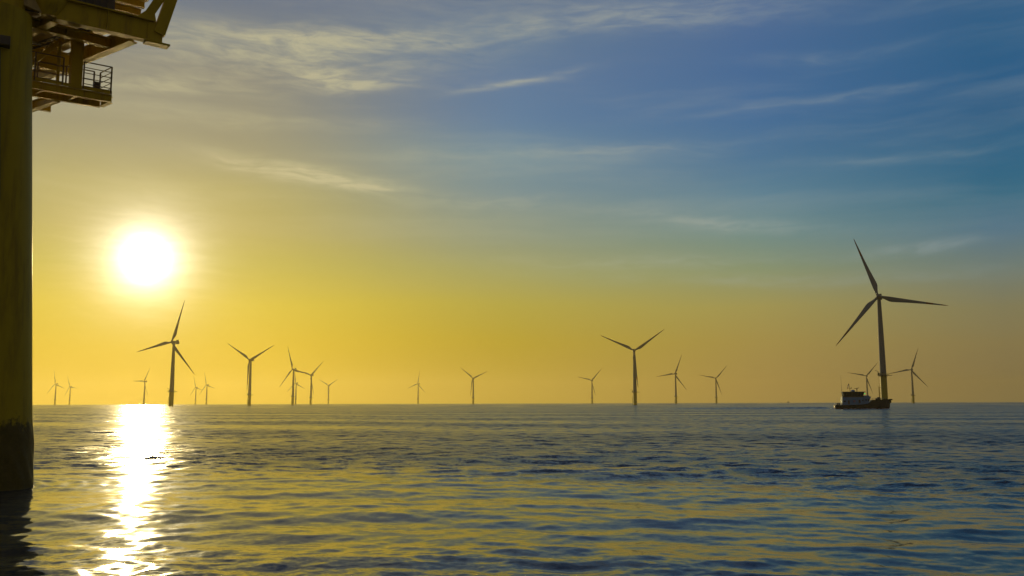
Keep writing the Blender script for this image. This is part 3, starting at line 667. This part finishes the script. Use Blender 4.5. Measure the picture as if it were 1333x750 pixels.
    mb = MB(); mb.ring(0.36, 0, 0.09, 18); bmesh.ops.transform(mb.bm, matrix=Matrix.Translation((-3.6, -2.80, 3.4)) @ Matrix.Rotation(math.pi / 2, 4, 'X'), verts=mb.bm.verts[:]); mb.build('lifebuoy', M['orange'], root, True)
    return root
boat = build_boat()

# foam thrown up along the boat and the wake left behind it
def build_wake():
    rt = boat.matrix_basis if False else Matrix.Translation(boat.location) @ Matrix.Rotation(boat.rotation_euler.z, 4, 'Z')
    mb = MB()
    r2 = random.Random(5)
    for k in range(260):
        f_ = r2.random()
        if k < 150: x = -11.5 - 5.5 * f_ ** 1.6; y = r2.uniform(-3.0, 3.0) * (1 + 0.2 * f_); z = 0.05 + 0.35 * (1 - f_) * r2.random() ** 1.4
        elif k < 210: x = 11.0 - 20 * f_; y = -3.35 - 0.4 * r2.random(); z = 0.05 + 0.14 * r2.random()
        else: x = -14 - 60 * f_; y = r2.uniform(-3, 3); z = 0.06 + 0.12 * r2.random()
        s = r2.uniform(0.08, 0.26)
        bmesh.ops.create_icosphere(mb.bm, subdivisions=1, radius=s, matrix=rt @ Matrix.Translation((x, y, z)) @ Matrix.Diagonal((1.8, 1.2, 0.45, 1)))
    o = mb.build('sea_foam', M['foam'], None, True); tag(o, kind='stuff'); o['label'] = 'white foam thrown up behind the stern of the workboat'; o['category'] = 'foam'
    # long wake ridges: a strip of the water itself lifted above the sheet
    nx, ny = 260, 44; xs = np.linspace(-12, -115, nx); ys = np.linspace(-17, 15, ny)
    Xg, Yg = np.meshgrid(xs, ys, indexing='ij'); back = (-12 - Xg)
    h = 0.7 * np.exp(-back / 120) * (np.exp(-((Yg + 3.5 + back * 0.045) / 2.2) ** 2) + 0.9 * np.exp(-((Yg - 3.5 - back * 0.045) / 2.2) ** 2)) - 0.25 * np.exp(-back / 90) * np.exp(-(Yg / 3.0) ** 2)
    h += 0.05 * np.sin(Xg * 1.3 + 2 * np.sin(Yg * 0.8)) * np.sin(Yg * 1.1 + 0.3 * Xg)
    edge = np.clip(np.minimum(np.minimum(Yg + 17, 15 - Yg) / 5, np.minimum(back / 4, (103 - back) / 40)), 0, 1)
    h = -0.25 + (0.25 + h + 0.22) * edge
    vs = [rt @ Vector((a, b, c)) for a, b, c in zip(Xg.ravel(), Yg.ravel(), h.ravel())]
    i = np.arange(nx - 1)[:, None]; j = np.arange(ny - 1)[None, :]
    fs = np.stack([i * ny + j, i * ny + j + 1, (i + 1) * ny + j + 1, (i + 1) * ny + j], -1).reshape(-1, 4)
    me = bpy.data.meshes.new('boat_wake'); me.from_pydata([tuple(v) for v in vs], [], fs.tolist()); me.polygons.foreach_set('use_smooth', [True] * len(me.polygons))
    at_ = me.attributes.new('ruffle', 'FLOAT', 'POINT'); at_.data.foreach_set('value', np.full(len(vs), 0.05, np.float32))
    at2 = me.attributes.new('breeze', 'FLOAT', 'POINT'); at2.data.foreach_set('value', np.full(len(vs), 1.3, np.float32))
    me.materials.append(bpy.data.materials['sea_water'])
    if me.polygons[0].normal.z < 0: me.flip_normals()
    o = bpy.data.objects.new('wake_water', me); COL.objects.link(o); o['kind'] = 'structure'
build_wake()

# far ship, hull down on the horizon
def far_ship():
    az, D = R(16.95), 6000.0
    root = empty('distant_ship', (D * math.sin(az), D * math.cos(az), -4.0), -R(17))
    tag(root, 'tiny distant ship with a mast, hull down on the horizon left of the workboat', 'ship')
    mb = MB(); mb.loft([[(x, -b, 0), (x, -b, 4.5), (x, b, 4.5), (x, b, 0)] for x, b in ((-32, 5), (-20, 6), (20, 6), (33, 1))]); mb.build('hull', M['far'], root)
    mb = MB(); mb.box((20, 0, 7.5), (14, 9, 6), bevel=0.3); mb.box((21, 0, 11.5), (8, 8, 2.2), bevel=0.3); mb.build('bridge_house', M['far'], root)
    mb = MB(); mb.tube((-26, 0, 4.5), (-26, 0, 16), 0.9, 0.5, 8); mb.box((-26, 0, 6.5), (5, 5, 4), bevel=0.2); mb.build('mast', M['far'], root)
far_ship()

# ------------------------------------------------------------------ haze over the sea
def build_haze():
    mb = MB(); mb.box((0, 0, (-10 + 175) / 2), (14600, 14600, 185))
    m = bpy.data.materials.new('haze_air'); m.use_nodes = True; t = NT(m.node_tree)
    t.n.remove(t.n['Principled BSDF']); pv = t.n.new('ShaderNodeVolumePrincipled')
    pv.inputs['Color'].default_value = (0.68, 0.58, 0.24, 1); pv.inputs['Density'].default_value = HAZE_DENSITY; pv.inputs['Anisotropy'].default_value = 0.58
    t.l.new(pv.outputs[0], t.n['Material Output'].inputs['Volume'])
    o = mb.build('haze', m); o['kind'] = 'stuff'
HAZE_DENSITY = 0.000085
build_haze()
